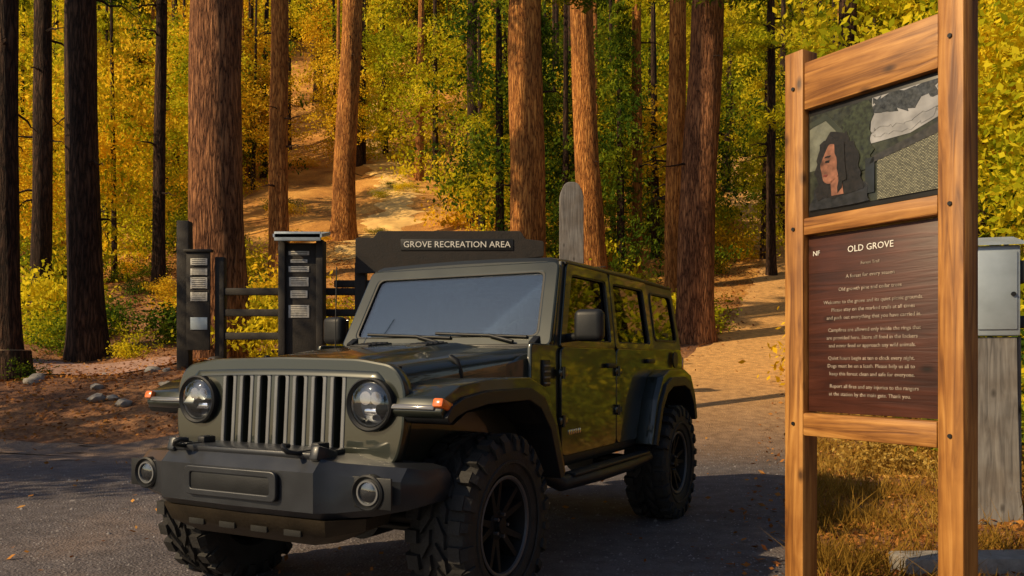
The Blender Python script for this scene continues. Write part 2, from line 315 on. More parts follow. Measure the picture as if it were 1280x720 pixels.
def trunkmesh(name,r,h,lean=(0,0),flare=.35,segs=22,rings=34,top=.62,raw=False):
    secs=[];ph=random.random()*6
    for i in range(rings):
        t=(i/(rings-1))**1.5; z=t*h; rr=r*(1-(1-top)*t)*(1+flare*math.exp(-z/ .55))
        cx=lean[0]*t+.04*r*math.sin(z*.7+ph); cy=lean[1]*t
        secs.append([(cx+rr*(1+.05*math.sin(3*a+z*.6+ph)+.03*math.sin(7*a+z*1.3)+(.10*math.sin(5*a+ph)*math.exp(-z/.6)))*math.cos(a),cy+rr*(1+.05*math.sin(3*a+z*.6+ph)+.03*math.sin(7*a+z*1.3))*math.sin(a),z-.3*(i==0)) for a in [2*math.pi*k/segs for k in range(segs)]])
    n=segs; vs=[p for s in secs for p in s]; fs=[]
    for i in range(rings-1):
        for j in range(n): k=(j+1)%n; fs.append((i*n+j,i*n+k,(i+1)*n+k,(i+1)*n+j))
    if raw: return np.array(vs)[np.array(fs)].reshape(-1,3)
    fs.append(tuple((rings-1)*n+j for j in range(n)))
    return from_py(name,vs,fs)
# ------------------------------------------------------------ main pines
def limb_mesh(zs,h,lean,R,nb,lenr,needle=True):
    vs=[];fs=[];pts=[]
    for i in range(nb):
        z=random.uniform(*zs); a=random.random()*6.283; L=random.uniform(*lenr); t=(z/h)**(1)
        p=Vector((lean[0]*t,lean[1]*t,z)); d=Vector((math.cos(a),math.sin(a),.15)); prev=None
        m=7
        for k in range(m):
            q=k/(m-1); c=p+d*L*q+Vector((0,0,-.28*L*q*q))+Vector((random.gauss(0,.04),random.gauss(0,.04),random.gauss(0,.03))); rr=.04*(1-q)+.007
            side=Vector((-d.y,d.x,0)).normalized(); up=Vector((0,0,1))
            base=len(vs); vs+= [c+side*rr,c+up*rr,c-side*rr,c-up*rr]
            if k: 
                for j in range(4): fs.append((base-4+j,base-4+(j+1)%4,base+(j+1)%4,base+j))
            if needle and q>.25:
                for s_ in (-1,0,1):
                    cc=c+side*s_*L*.22*(1-q*.6)*random.uniform(.5,1.2)+Vector((0,0,-.12*abs(s_)))
                    pts.append(np.array(cc)[None,:]+RNG.normal(size=(30,3))*np.array([.2,.2,.09]))
    return from_py('limbs',vs,fs),(np.concatenate(pts) if pts else None)
PINES=[]
def pine(x,y,dia,h=20,lean=(0,0),mat=BARK,cz=8.5,nb=30,leafm=LGREEN,name='pine_tree',flare=.3,dead=8):
    PINES.append((x,y)); z=float(H(x,y)); e=empty(name,(x,y,z-.05))
    mobj('trunk',trunkmesh('trunk',dia/2,h,lean,flare),mat,e,60)
    if nb:
        me,p=limb_mesh((cz,h-1),h,lean,dia/2,nb,(1.5,2.8)); mobj('limbs',me,BARKD,e,50)
        mobj('needles',leafmesh('needles',p,RNG.uniform(.08,.15,len(p)),asp=.26),leafm,e,0)
    if dead:
        me,_=limb_mesh((3.,cz),h,lean,dia/2,dead,(.6,1.4),False); mobj('dead_limbs',me,BARKD,e,50)
    return e
pine(-10.3,17,.5,16,(-.1,0),BARKD,10,8)
pine(-9.17,18,.72,20,(-.5,0),BARKD,10.5,10)
pine(-5.98,17,1.12,24,(-.25,0),BARK,11.5,14,dead=2)
pine(-8.4,30,.72,22,(0,0),BARK_LIT,12,14,LYG)
pine(-7.75,38,1.05,26,(1.1,0),BARK_LIT,14,16,LYG)
pine(.44,24,1.08,26,(-.1,0),BARK_LIT,9,22,dead=4)
pine(2.95,30,.95,26,(-1.2,0),BARK_LIT,10,22,dead=4)
pine(5.0,23,1.02,26,(1.1,0),BARK,8.5,22,flare=.22,dead=5)
pine(5.15,26.5,.62,24,(.3,0),BARK_LIT,11,12)
pine(5.1,34,.46,20,(0,0),BARK_LIT,11,12,LYG)
pine(-11.9,28,.42,20,(.2,0),BARKD,10,10)
pine(-13.6,24,.55,20,(.2,0),BARKD,10,10,LYG)
pine(10.9,35,.4,18,(0,0),BARKD,9,12,LYG)
pine(-2.0,42,.6,22,(0,0),BARKD,12,12,LGREEN)
pine(9.7,24.5,.6,20,(.4,0),BARKD,7,16,LYG)
# ------------------------------------------------------------ background forest
forest=empty('background_forest'); FB=Bucket(); TB=Bucket()
TK=[trunkmesh('t',.2,14,(random.uniform(-.4,.4),0),.2,8,12,.4,True) for i in range(3)]
cnt=0; rnd=random.Random(5)
def okpos(x,y,s):
    r=x/y
    if -.31<r<-.07 and y<54: return False
    if y<38 and xl(y)-2.4<x<xr(y)+2.0: return False
    for (a_,c_) in PINES:
        if c_>y-1.5 and c_<32 and abs(r-a_/c_)<2.4*s/y+.012: return False
    return True
while cnt<240:
    y=23+80*rnd.random()**1.2; x=rnd.uniform(-.70,.70)*y; far=1+max(0,(y-40))/50; s=rnd.uniform(.75,1.15)*far
    if not okpos(x,y,s): continue
    cnt+=1; z=float(H(x,y)); r=x/y
    if r<-.3: c=rnd.choices([LGOLD,LYG,LGREEN],[.46,.42,.12])[0]
    elif r<-.05: c=rnd.choices([LGOLD,LYG,LGREEN],[.38,.44,.18])[0]
    elif r<.2: c=rnd.choices([LGOLD,LYG,LGREEN],[.14,.46,.40])[0]
    else: c=rnd.choices([LGOLD,LYG,LGREEN],[.18,.57,.25])[0]
    if rnd.random()<.22:
        FB.add(rnd.choice(FIR),(x,y,z+.8),rnd.random()*6,(s*1.1,s*1.1,s*1.35),c if c!=LGOLD else LYG)
    else:
        FB.add(rnd.choice(BROAD),(x,y,z+rnd.uniform(3.2,8.2)*s),rnd.random()*6,(s,s,s*rnd.uniform(.8,1.2)),c)
    TB.add(rnd.choice(TK),(x,y,z-.2),rnd.random()*6,(s*rnd.uniform(.6,1.3),)*2+(s,),rnd.choice([BARKD,BARKD,BARK_LIT]))
for i in range(60):
    y=rnd.uniform(100,130); x=rnd.uniform(-.72,.72)*y; z=float(H(x,y)); s=rnd.uniform(2.4,3.4)
    FB.add(rnd.choice(BROAD),(x,y,z+4),rnd.random()*6,(s*1.2,s,s),rnd.choice([LYG,LYG,LGOLD,LGREEN]))
FB.build('foliage',forest); TB.build('trunks',forest)
under=empty('undergrowth'); UB=Bucket()
cnt=0
while cnt<270:
    y=17+48*rnd.random()**1.2; x=rnd.uniform(-.68,.68)*y; r=x/y
    if xl(y)-1.0<x<xr(y)+1.0: continue
    cor=-.31<r<-.07 and y>24
    if cor and rnd.random()<.5 : continue
    if x<-5 and y<18.5: continue
    cnt+=1; s=rnd.uniform(.5,1.4)*(1+max(0,y-30)/40)*(.5 if cor else 1)
    UB.add(rnd.choice(SHR),(x,y,float(H(x,y))+.35*s),rnd.random()*6,(s*1.2,s*1.2,s*rnd.uniform(.8,1.5)*(.6 if cor else 1)),rnd.choices([LGOLD,LYG,LGREEN],[.3,.46,.24])[0])
UB.build('shrubs',under)
def shrub(x,y,s,c):
    e=empty('shrub',(x,y,float(H(x,y)))); B_=Bucket(); B_.add(rnd.choice(SHR),(0,0,.3*s),rnd.random()*6,(s*1.15,s*1.15,s*1.1),c); B_.build('leaves',e)
for (x,y,s,c) in [(-8.9,15.2,.42,LGREEN),(-8.2,17.8,.5,LYG),(-9.9,18.6,.7,LGREEN),(-7.6,19,.7,LGREEN),(-7.2,20.5,1,LYG),
    (5.3,8.6,1.0,LGREEN),(6.2,9.6,1.2,LYG),(6.9,11,1.4,LGREEN),(5.6,11.4,.9,DRYG),(4.9,7.6,.55,DRYG),(7.6,13,1.6,LYG),(8.4,15,1.7,LGREEN),(4.2,9.5,.5,DRYG)]:
    shrub(x,y,s,c)
def broadtree(x,y,s,c,crownz=5,n=2,name='broadleaf_tree'):
    z=float(H(x,y)); e=empty(name,(x,y,z)); mobj('trunk',trunkmesh('trunk',.2*s,crownz*s+3,(.3,.2),.3,12,16,.4),BARKD,e,60)
    B_=Bucket()
    for k in range(n):
        B_.add(BROAD[(k+int(abs(x)))%4],(rnd.uniform(-.8,.8)*s,rnd.uniform(-.8,.8)*s,crownz*s+k*1.5),k*1.9+x,(s,s,s),c)
    B_.build('crown',e)
for (x,y,s,c,cz) in [(11.5,16,1.1,LYG,5),(10,19,1.2,LYG,6),(14,21,1.3,LGOLD,6),(13.,27,1.4,LYG,6),(9.2,13.5,.9,LYG,4.2),(12,10,1.2,LDARK,4.5),(10.5,6.5,1.1,LDARK,4.2),(11,3,1.2,LDARK,4.5),(10.5,-1,1.2,LDARK,4.5),(9,-6,1.2,LDARK,5),  # dark-leaved trees are unseen, added for the car's reflections
                  (-13.2,5.4,1.0,LYG,5.0),(-14.3,8.6,1.0,LGREEN,5.2),(-12,-12,1.2,LDARK,6),(-3,-17,1.2,LDARK,5),(6,-15,1.3,LDARK,5)]:  # first pair is unseen, added to dapple the left bank with shade
    broadtree(x,y,s,c,cz,2)
# ------------------------------------------------------------ leaf litter, grass
n=90000; yy=3+34*RNG.random(n)**1.3; xx=(RNG.random(n)*2-1)*.68*yy-0*yy
dl=np.maximum(xx-xr(yy),xl(yy)-xx); keep=(dl>-.02)|((dl>-.5)&(RNG.random(n)<.12))|(RNG.random(n)<.012)
xx,yy=xx[keep],yy[keep]; c=np.stack([xx,yy,H(xx,yy)+.02+RNG.random(len(xx))*.015],1)
mobj('leaf_litter',leafmesh('leaf_litter',c,RNG.uniform(.012,.034,len(c))*(1+yy/30),flat=.75),LITTER,None,0)
n=60000; yy=2.8+13*RNG.random(n)**1.1; off=RNG.random(n)**1.3*6; xx=xr(yy)+.12+off
cl=np.sin(xx*4.1+yy*2.3)+np.sin(xx*1.7-yy*5.2)+.8*np.sin(xx*9+yy*7); k=cl+RNG.normal(size=n)*.8>-.3; xx,yy,cl=xx[k],yy[k],cl[k]; n=len(xx)
hgt=RNG.uniform(.04,.17,n)*(1+.45*np.clip(cl,0,2)); ang=RNG.random(n)*6.28; w=.006; bend=RNG.normal(size=(n,2))*.6
z0=H(xx,yy)-.01
p0=np.stack([xx-np.cos(ang)*w,yy-np.sin(ang)*w,z0],1); p1=np.stack([xx+np.cos(ang)*w,yy+np.sin(ang)*w,z0],1); p2=np.stack([xx+bend[:,0]*hgt,yy+bend[:,1]*hgt,z0+hgt],1)
me=bpy.data.meshes.new('dry_grass'); rawmesh(me,np.stack([p0,p1,p2],1).reshape(-1,3),np.arange(3*n).reshape(n,3)); mobj('dry_grass',me,DRYG,None,0)
n=16000; yy=2.6+9.5*RNG.random(n)**1.2; xx=(RNG.random(n)*2-1)*.66*yy; k=(xx<xr(yy)+.1); xx,yy=xx[k],yy[k]; n=len(xx)
base=np.array([[1,0,0],[0,1,0],[-1,0,0],[0,-1,0],[0,0,.8]],float); tri=np.array([[0,1,4],[1,2,4],[2,3,4],[3,0,4]])
s_=RNG.uniform(.003,.010,n)*(1+(RNG.random(n)<.04)*1.2); an=RNG.random(n)*6.28; jit=RNG.uniform(.6,1.3,(n,5,1))
B5=base[None]*jit*s_[:,None,None]; ca,sa=np.cos(an)[:,None],np.sin(an)[:,None]
PX_=B5[:,:,0]*ca-B5[:,:,1]*sa+xx[:,None]; PY_=B5[:,:,0]*sa+B5[:,:,1]*ca+yy[:,None]; PZ_=B5[:,:,2]+(H(xx,yy)+.0062)[:,None]
me=bpy.data.meshes.new('gravel'); rawmesh(me,np.stack([PX_,PY_,PZ_],-1).reshape(-1,3),(tri[None]+5*np.arange(n)[:,None,None]).reshape(-1,3)); mobj('gravel',me,simple('gravel_stone',(.22,.20,.20),.9,0,0,.6,9),None,0)
# ------------------------------------------------------------ SUV
LIFT=.15; WS=1.06
suv=empty('parked_suv',(-.890,4.706,0),rad(-28)); suv.scale=(1.04,1,1); body=empty('body',(0,0,LIFT),0,suv)
def S(y0,sgn,tau=0,z=0,x=0):
    return frame((0,1,0),(-sgn*math.sin(tau),0,math.cos(tau)),(sgn*x,y0,z))
def wheel_mesh():
    prof=[(-.10,.235),(-.135,.26),(-.152,.33),(-.150,.385),(-.135,.412),(-.10,.424),(0,.428),(.10,.424),(.135,.412),(.150,.385),(.152,.33),(.135,.26),(.10,.235)]
    tyre=lathe_me('tyre',prof,72)
    vs=[];fs=[]
    def lug(x0,x1,a0,a1,r0,r1,sk):
        b=len(vs)
        for (r,sh) in ((r0,0),(r1,.004)):
            for (x,a,sx_,sa) in ((x0,a0,1,1),(x1,a0,-1,1),(x1,a1,-1,-1),(x0,a1,1,-1)):
                aa=a+sk*(x-(x0+x1)/2)+sa*sh*2; X=x+sx_*sh; vs.append((X,r*math.cos(aa),r*math.sin(aa)))
        fs.extend([(b,b+1,b+2,b+3),(b+4,b+5,b+6,b+7),(b,b+1,b+5,b+4),(b+1,b+2,b+6,b+5),(b+2,b+3,b+7,b+6),(b+3,b,b+4,b+7)])
    n=24; st=2*math.pi/n
    for i in range(n):
        a=i*st
        for s in (-1,1):
            off=0 if s>0 else st*.5
            lug(*(sorted((s*.075,s*.140))),a+off,a+off+st*(.66 if i%2 else .56),.41,.447,0)
            lug(*(sorted((s*.010,s*.064))),a+off+st*.25,a+off+st*.85,.415,.447,s*3.2)
            b=len(vs); ww=st*(.5 if i%2 else .36)
            for (x,r) in ((s*.139,.444),(s*.160,.415),(s*.164,.365),(s*.150,.362)):
                for aa in (a+off+.02,a+off+.02+ww): vs.append((x,r*math.cos(aa),r*math.sin(aa)))
            fs.extend([(b,b+1,b+3,b+2),(b+2,b+3,b+5,b+4),(b+4,b+5,b+7,b+6),(b,b+2,b+4,b+6),(b+1,b+3,b+5,b+7)])
    lug_me=from_py('tread',vs,fs); recalc(lug_me)
    ringm=lathe_me('sidewall_ring',[(.150,.30),(.156,.305),(.156,.315),(.150,.32)],64)
    rim=lathe_me('rim',[(-.11,.24),(.11,.24),(.125,.238),(.125,.226),(.10,.215),(.02,.20),(-.02,.19),(-.02,.02)],64)
    lip=lathe_me('lip',[(.118,.238),(.128,.243),(.131,.236),(.128,.226),(.118,.222)],64)
    vs=[];fs=[]
    def bar(r0,r1,w0,w1,x0,x1,th,ang,skew=0):
        b=len(vs)
        for (r,w,x) in ((r0,w0,x0),(r1,w1,x1)):
            for (dx,dw) in ((0,-w*.7),(0,w*.7),(-th,w),(-th,-w)):
                t=skew*(r-r0)+dw; vs.append((x+dx,r*math.cos(ang)-t*math.sin(ang),r*math.sin(ang)+t*math.cos(ang)))
        fs.extend([(b,b+1,b+2,b+3),(b+4,b+5,b+6,b+7),(b,b+1,b+5,b+4),(b+1,b+2,b+6,b+5),(b+2,b+3,b+7,b+6),(b+3,b,b+4,b+7)])
    for k in range(5):
        A_=k*2*math.pi/5+.3
        bar(.05,.225,.026,.018,.085,.112,.05,A_+.13,.12); bar(.05,.225,.026,.018,.085,.112,.05,A_-.13,-.12)
    spokes=from_py('spokes',vs,fs); recalc(spokes)
    hub=lathe_me('hub',[(.02,.078),(.082,.075),(.09,.066),(.09,.04),(.112,.036),(.115,.0)],32)
    disc=lathe_me('disc',[(-.012,.06),(-.012,.165),(-.03,.165),(-.03,.06)],40)
    return [('tyre',tyre,RUBBER),('tread',lug_me,RUBBER),('sidewall_ring',ringm,RUBBER),('rim',rim,RIM),('lip',lip,LIPM),('spokes',spokes,RIM),('hub',hub,RIM),('disc',disc,BLACKP)]
WM=wheel_mesh()
for _,me,mt in WM: finish(me,35 if mt!=RUBBER else 30); me.materials.append(mt)
def wheel(nm,loc,rz,parent,rx=0):
    e=empty(nm,loc,rz,parent); e.rotation_euler=(rx,0,rz); e.scale=(WS,WS,WS)
    for (pn,me,mt) in WM: link(bpy.data.objects.new(pn,me),e)
    for k in range(5):
        a_=k*2*math.pi/5+.9; cyl('lug_nut',.009,.025,(.10,.055*math.cos(a_),.055*math.sin(a_)),(1,0,0),LIPM,e,6)
TW=.80; WZ=.462
wheel('wheel_front_left',(TW,0,WZ),0,suv,.3); wheel('wheel_front_right',(-TW-.07,0,WZ),math.pi,suv,.7)
wheel('wheel_rear_left',(TW,3.0,WZ),0,suv,1.1); wheel('wheel_rear_right',(-TW,3.0,WZ),math.pi,suv)
wheel('spare_wheel',(0,3.86,.95+LIFT),rad(90),suv)
for s in (-1,1): box('frame_rail',(.1,4.0,.13),(s*.42,1.5,.46),VOIDM,body)
for y in (0,3.0):
    cyl('axle',.045,1.4,(0,y,WZ-LIFT),(1,0,0),BLACKP,body); cyl('differential',.13,.22,(.12,y,WZ-LIFT),(0,1,0),BLACKP,body)
box('floor',(1.46,2.9,.10),(0,2.15,.52),VOIDM,body); box('radiator_block',(1.1,.9,.45),(0,.1,.72),VOIDM,body)
for s in (-1,1): tube('shock',[(s*.5,.05,.30),(s*.46,.12,.9)],.035,BLACKP,body); 
tube('tie_rod',[(-.65,-.12,.27),(.65,-.16,.29)],.02,BLACKP,body)
for s in (-1,1):
    lo=[(.60,.56),(.62,1.25),(3.60,1.25),(3.66,1.18),(3.68,.60),(3.50,.60),(3.44,.82),(3.30,.98),(2.78,.98),(2.62,.86),(2.48,.52),(.62,.52)]
    plate('side_panel',fillet(lo,.02,2),[],.03,S(0,s,0,0,.765),PAINT,body,.008)
    plate('front_door',fillet([(1.0,.56),(.99,1.235),(1.93,1.235),(1.93,.56)],.05),[],.020,S(0,s,0,0,.790),PAINT,body,.007)
    plate('rear_door',fillet([(1.955,.56),(1.955,1.235),(2.80,1.235),(2.80,1.09),(2.63,1.03),(2.50,.86),(2.40,.56)],.05),[],.020,S(0,s,0,0,.790),PAINT,body,.007)
    tau=rad(6); M=S(0,s,tau,1.245,.765)
    wf=fillet([(1.08,.035),(1.275,.485),(1.875,.485),(1.875,.035)],.035); wr=fillet([(2.01,.035),(2.01,.485),(2.68,.485),(2.74,.035)],.04); wq=fillet([(2.90,.075),(2.87,.475),(3.44,.475),(3.52,.075)],.06)
    plate('upper_side',[(.93,0),(1.175,.555),(3.50,.555),(3.62,0)],[wf,wr,wq],.03,M,ROOFM,body,.004)
    M2=S(0,s,tau,1.245,.786)
    g=lambda L,d:[((p[0]-sum(q[0] for q in L)/len(L))*d+sum(q[0] for q in L)/len(L),(p[1]-sum(q[1] for q in L)/len(L))*d+sum(q[1] for q in L)/len(L)) for p in L]
    plate('front_door_frame',fillet([(.99,.0),(1.215,.54),(1.93,.54),(1.93,0)],.03),[g(wf,1.0)],.018,M2,PAINT,body,.005)
    plate('rear_door_frame',fillet([(1.955,0),(1.955,.54),(2.77,.54),(2.80,0)],.03),[g(wr,1.0)],.018,M2,PAINT,body,.005)
    for nm,w in (('front_window',wf),('rear_window',wr),('quarter_window',wq)):
        plate(nm+'_seal',g(w,1.015),[g(w,.95)],.012,S(0,s,tau,1.245,.783 if nm[0]!='q' else .781),BLACKP,body,.003)
        plate(nm,g(w,.99),[],.004,S(0,s,tau,1.245,.768),SIDEGLASS,body,.0005)
    for (nm,outer,inner,x0,x1) in (('front_fender',[(-.60,.925),(-.57,.985),(-.44,1.035),(-.2,1.06),(.28,1.06),(.47,1.00),(.61,.83),(.74,.50)],[(-.555,.875),(-.51,.90),(-.42,.925),(-.2,.950),(.24,.950),(.38,.90),(.51,.77),(.64,.48)],.58,.935),
                                  ('rear_fender',[(2.36,.52),(2.50,.85),(2.64,1.02),(2.82,1.075),(3.22,1.075),(3.42,1.02),(3.55,.86),(3.61,.66)],[(2.46,.50),(2.59,.78),(2.71,.90),(2.86,.950),(3.18,.950),(3.33,.91),(3.45,.79),(3.51,.64)],.775,.925)):
        mid=[(a_[0]*.5+b_2[0]*.5,a_[1]*.5+b_2[1]*.5) for a_,b_2 in zip(outer,inner)]
        def ring(a_,b_2): return a_+list(reversed(b_2))
        plate(nm,fillet(ring(outer,mid),.008,2),[],x1-x0,S(0,s,0,0,(x0+x1)/2),PAINT,body,.007)
        plate(nm+'_lip',fillet(ring(mid,inner),.008,2),[],x1-x0+.012,S(0,s,0,0,(x0+x1)/2+.012),BLACKP,body,.006)
    loft('liner',[[(s*x,y,z) for (y,z) in [(-.48,.86),(-.36,.91),(.26,.94),(.5,.78),(.62,.5)]] for x in (.45,.60,.92)],VOIDM,body,False,False)
    loft('liner_rear',[[(s*x,y,z) for (y,z) in [(2.46,.50),(2.6,.80),(2.8,.94),(3.2,.94),(3.44,.78),(3.52,.6)]] for x in (.45,.91)],VOIDM,body,False,False)
    box('door_handle',(.03,.17,.035),(s*.815,1.80,1.12),BLACKP,body,.01); box('door_handle_rear',(.03,.17,.035),(s*.815,2.66,1.15),BLACKP,body,.01)
    for (y,z) in ((1.0,.78),(1.0,1.08),(1.96,.80),(1.96,1.08)):
        box('hinge',(.022,.12,.045),(s*.805,y,z),PAINT,body,.008); cyl('hinge_pin',.014,.075,(s*.815,y-.015,z),(0,0,1),PAINT,body,12)
    if s>0: cyl('fuel_door',.07,.012,(s*.80,3.38,1.16),(1,0,0),BLACKP,body)
    box('side_vent',(.014,.10,.16),(s*.785,.80,1.08),BLACKP,body,.005); 
    for k in range(4): box('vent_louvre',(.01,.08,.012),(s*.793,.80,1.02+k*.035),GREYT,body,.003)
    cyl('side_badge',.028,.008,(s*.787,.80,.80),(1,0,0),CHROME,body)
    for k in range(7): box('badge_bar',(.006,.016,.032),(s*.801,1.10+k*.030,.70),CHROME,body,.002)
    tube('side_step',[(s*.80,.72,.48),(s*.88,.80,.42),(s*.89,1.4,.41),(s*.89,1.9,.41),(s*.88,2.36,.42),(s*.80,2.44,.48)],.048,BLACKP,body)
    box('step_pad',(.09,1.4,.02),(s*.885,1.6,.462),BLACKP,body,.006); box('rocker',(.05,1.75,.09),(s*.765,1.55,.545),BLACKP,body,.012)
    tube('mirror_arm',[(s*.79,1.10,1.30),(s*.90,1.06,1.31)],.028,BLACKP,body); box('mirror',(.18,.10,.20),(s*.965,1.03,1.375),BLACKP,body,.04,(0,0,s*.12),4)
    box('mirror_glass',(.15,.006,.155),(s*.962,1.084,1.375),CHROME,body,.02)
    box('tail_lamp',(.14,.06,.26),(s*.71,3.70,1.06),REDL,body,.02)
    box('fender_lamp',(.24,.02,.026),(s*.78,-.602,.945),SMOKE,body,.008,(-.35,0,0)); box('turn_lamp',(.055,.10,.045),(s*.918,-.565,.955),AMBER,body,.012,(-.35,0,0))
    tube('hood_latch',[(s*.665,.02,1.05),(s*.668,.0,1.10),(s*.655,-.01,1.155),(s*.62,-.01,1.175)],.018,BLACKP,body); box('hood_latch_base',(.03,.06,.07),(s*.66,.02,1.05),BLACKP,body,.01)
def eng(y,hw,z0,z1): return [(-hw,y,z0),(hw,y,z0),(hw,y,z1-.02),(hw-.02,y,z1),(-hw+.02,y,z1),(-hw,y,z1-.02)]
loft('engine_bay',[eng(-.50,.63,.62,1.06),eng(-.2,.645,.62,1.09),eng(.3,.69,.60,1.13),eng(.66,.765,.56,1.20),eng(.96,.772,.56,1.24)],PAINT,body)
rows=[]
HY=[(-.585,.60,1.085),(-.578,.615,1.110),(-.555,.622,1.128),(-.48,.63,1.140),(-.3,.645,1.157),(0,.672,1.183),(.3,.70,1.208),(.6,.728,1.232),(.78,.745,1.246),(.83,.75,1.248),(.84,.75,1.23)]
for (y,hw,zc) in HY:
    r_=[]; bl=float(ss(-.50,-.2,y)*(1-ss(.68,.83,y)))
    xs=list(np.linspace(-1,1,57))
    r_.append((-hw-.004,y,zc-.15+ (0 if y>-.5 else .03)))
    r_.append((-hw-.004,y,zc-.07))
    for q in xs:
        x=q*hw; aq=abs(q); z=zc-.012*q*q-.038*float(ss(.92,1.0,aq))**1.5
        ax=abs(x); z+=bl*.036*float(1-ss(.29,.34,ax))
        r_.append((x,y,z))
    r_.append((hw+.004,y,zc-.07)); r_.append((hw+.004,y,zc-.15+(0 if y>-.5 else .03)))
    rows.append(r_)
loft('hood',rows,PAINT,body,False,False,40)
for s in (-1,1):
    box('hood_vent',(.14,.24,.012),(s*.20,.42,1.254),BLACKP,body,.004,(.08,0,0))
    for k in range(4): box('hood_vent_slat',(.12,.02,.012),(s*.20,.34+k*.055,1.253+k*.0045),BLACKP,body,.003,(.3,0,0))
box('cowl',(1.44,.13,.05),(0,.885,1.235),BLACKP,body,.012)
G=frame((1,0,0),(0,.06,1),(0,-.565,.62))
outer=[(-.665,.06),(-.70,.20),(-.70,.42),(-.64,.505),(-.45,.535),(0,.545),(.45,.535),(.64,.505),(.70,.42),(.70,.20),(.665,.06),(.42,.0),(-.42,.0)]
holes=[]; 
for k in range(7):
    cx=(k-3)*.116; holes.append(fillet([(cx-.036,.09),(cx-.036,.475),(cx+.036,.475),(cx+.036,.09)],.03))
circ=lambda cx,cy,r,n=36:[(cx+r*math.cos(2*math.pi*i/n),cy+r*math.sin(2*math.pi*i/n)) for i in range(n)]
HL=.55
for s in (-1,1): holes.append(circ(s*HL,.33,.125))
outer=[(p[0]*1.02,p[1]) for p in outer]
plate('grille',fillet(outer,.05),holes,.07,G,PAINT,body,.012)
for k in range(7):
    cx=(k-3)*.116
    o_=fillet([(cx-.042,.084),(cx-.042,.481),(cx+.042,.481),(cx+.042,.084)],.03); i_=fillet([(cx-.029,.10),(cx-.029,.465),(cx+.029,.465),(cx+.029,.10)],.024)
    plate('grille_slot_trim',o_,[i_],.02,G@Matrix.Translation((0,0,.030)),GREYT,body,.005)
    box('slot_foot',(.045,.02,.03),(cx,-.608,.715),CHROME,body,.006)
box('grille_back',(1.3,.02,.5),(0,-.50,.88),VOIDM,body,0)
for k in range(14): box('radiator_fin',(.8,.008,.006),(0,-.515,.70+k*.028),BLACKP,body,0)
for s in (-1,1):
    MH=frame((0,-1,0),(1,0,0),(s*HL,-.60,.95+.0))
    def L(nm,prof,mt): mobj(nm,lathe_me(nm,prof,48,MH),mt,body,35)
    L('headlamp_bezel',[(-.03,.126),(.012,.128),(.018,.120),(.008,.108),(-.03,.104)],BLACKP)
    L('headlamp_ring',[(-.002,.107),(.004,.103),(.0,.097),(-.008,.095)],GREYT)
    L('headlamp_bowl',[(-.01,.104),(-.05,.09),(-.075,.05),(-.08,0.0)],GREYT)
    box('lamp_projector',(.12,.03,.06),(s*HL,-.565,.98),BLACKP,body,.012); cyl('lamp_projector_eye',.032,.03,(s*HL-.03,-.58,.98),(0,1,0),CHROME,body); cyl('lamp_projector_eye_b',.032,.03,(s*HL+.03,-.58,.98),(0,1,0),CHROME,body)
    box('lamp_low',(.10,.03,.035),(s*HL,-.57,.915),CHROME,body,.01)
    L('headlamp_lens',[(.008,.108),(.022,.09),(.032,.055),(.035,0)],LENS)
def bs(x,yf,yb,z0,z1,c=.03): return [(x,yb,z0),(x,yf+c*1.3,z0),(x,yf,z0+c),(x,yf,z1-c*1.6),(x,yf+c*1.5,z1),(x,yb,z1)]
def bumper_secs():
    L_=[(.90,-.50,-.40,.53,.62,.02),(.885,-.62,-.42,.50,.655,.03),(.84,-.72,-.46,.485,.675,.035),(.72,-.785,-.5,.46,.685,.035),(.53,-.83,-.5,.445,.695,.03),(.47,-.90,-.5,.445,.715,.035)]
    E=[(-a_,*r_) for a_,*r_ in L_]+[(0,-.915,-.5,.445,.715,.035)]+[(a_-.04 if a_>.6 else a_,*r_) for a_,*r_ in reversed(L_)]
    return [bs(*e) for e in E]
loft('front_bumper',bumper_secs(),BUMPM,body)
box('bumper_recess',(.52,.02,.11),(0,-.915,.585),BLACKP,body,.009); plate('bumper_recess_rim',fillet([(-.28,-.065),(-.28,.065),(.28,.065),(.28,-.065)],.03),[fillet([(-.25,-.045),(-.25,.045),(.25,.045),(.25,-.045)],.02)],.02,frame((1,0,0),(0,0,1),(0,-.922,.585)),BUMPM,body,.005)
box('bumper_top_plate',(.86,.24,.03),(0,-.74,.727),BUMPM,body,.01)
for s in (-1,1):
    box('bumper_gusset',(.05,.14,.07),(s*.445,-.80,.725),BUMPM,body,.012,(-.3,0,0))
    MH=frame((0,-1,0),(1,0,0),(s*.69,-.800,.575))
    for nm,prof,mt in (('fog_ring',[(-.03,.080),(.012,.081),(.018,.073),(.0,.060),(-.03,.056)],BLACKP),('fog_ring_trim',[(.0,.058),(.012,.056),(.012,.048),(.0,.046)],GREYT),('fog_bowl',[(.0,.050),(-.03,.04),(-.035,0)],CHROME),('fog_lens',[(.004,.050),(.012,.03),(.014,0)],LENS)):
        mobj(nm,lathe_me(nm,prof,36,MH),mt,body,35)
    box('fog_surround',(.24,.012,.14),(s*.69,-.798,.575),BLACKP,body,.005)
    tube('tow_hook',[(s*.36,-.74,.735),(s*.36,-.88,.738),(s*.35,-.925,.748),(s*.335,-.935,.765),(s*.32,-.92,.775),(s*.315,-.88,.77)],.012,BLACKP,body)
    box('bumper_bracket',(.05,.08,.04),(s*.36,-.72,.755),BLACKP,body,.01)
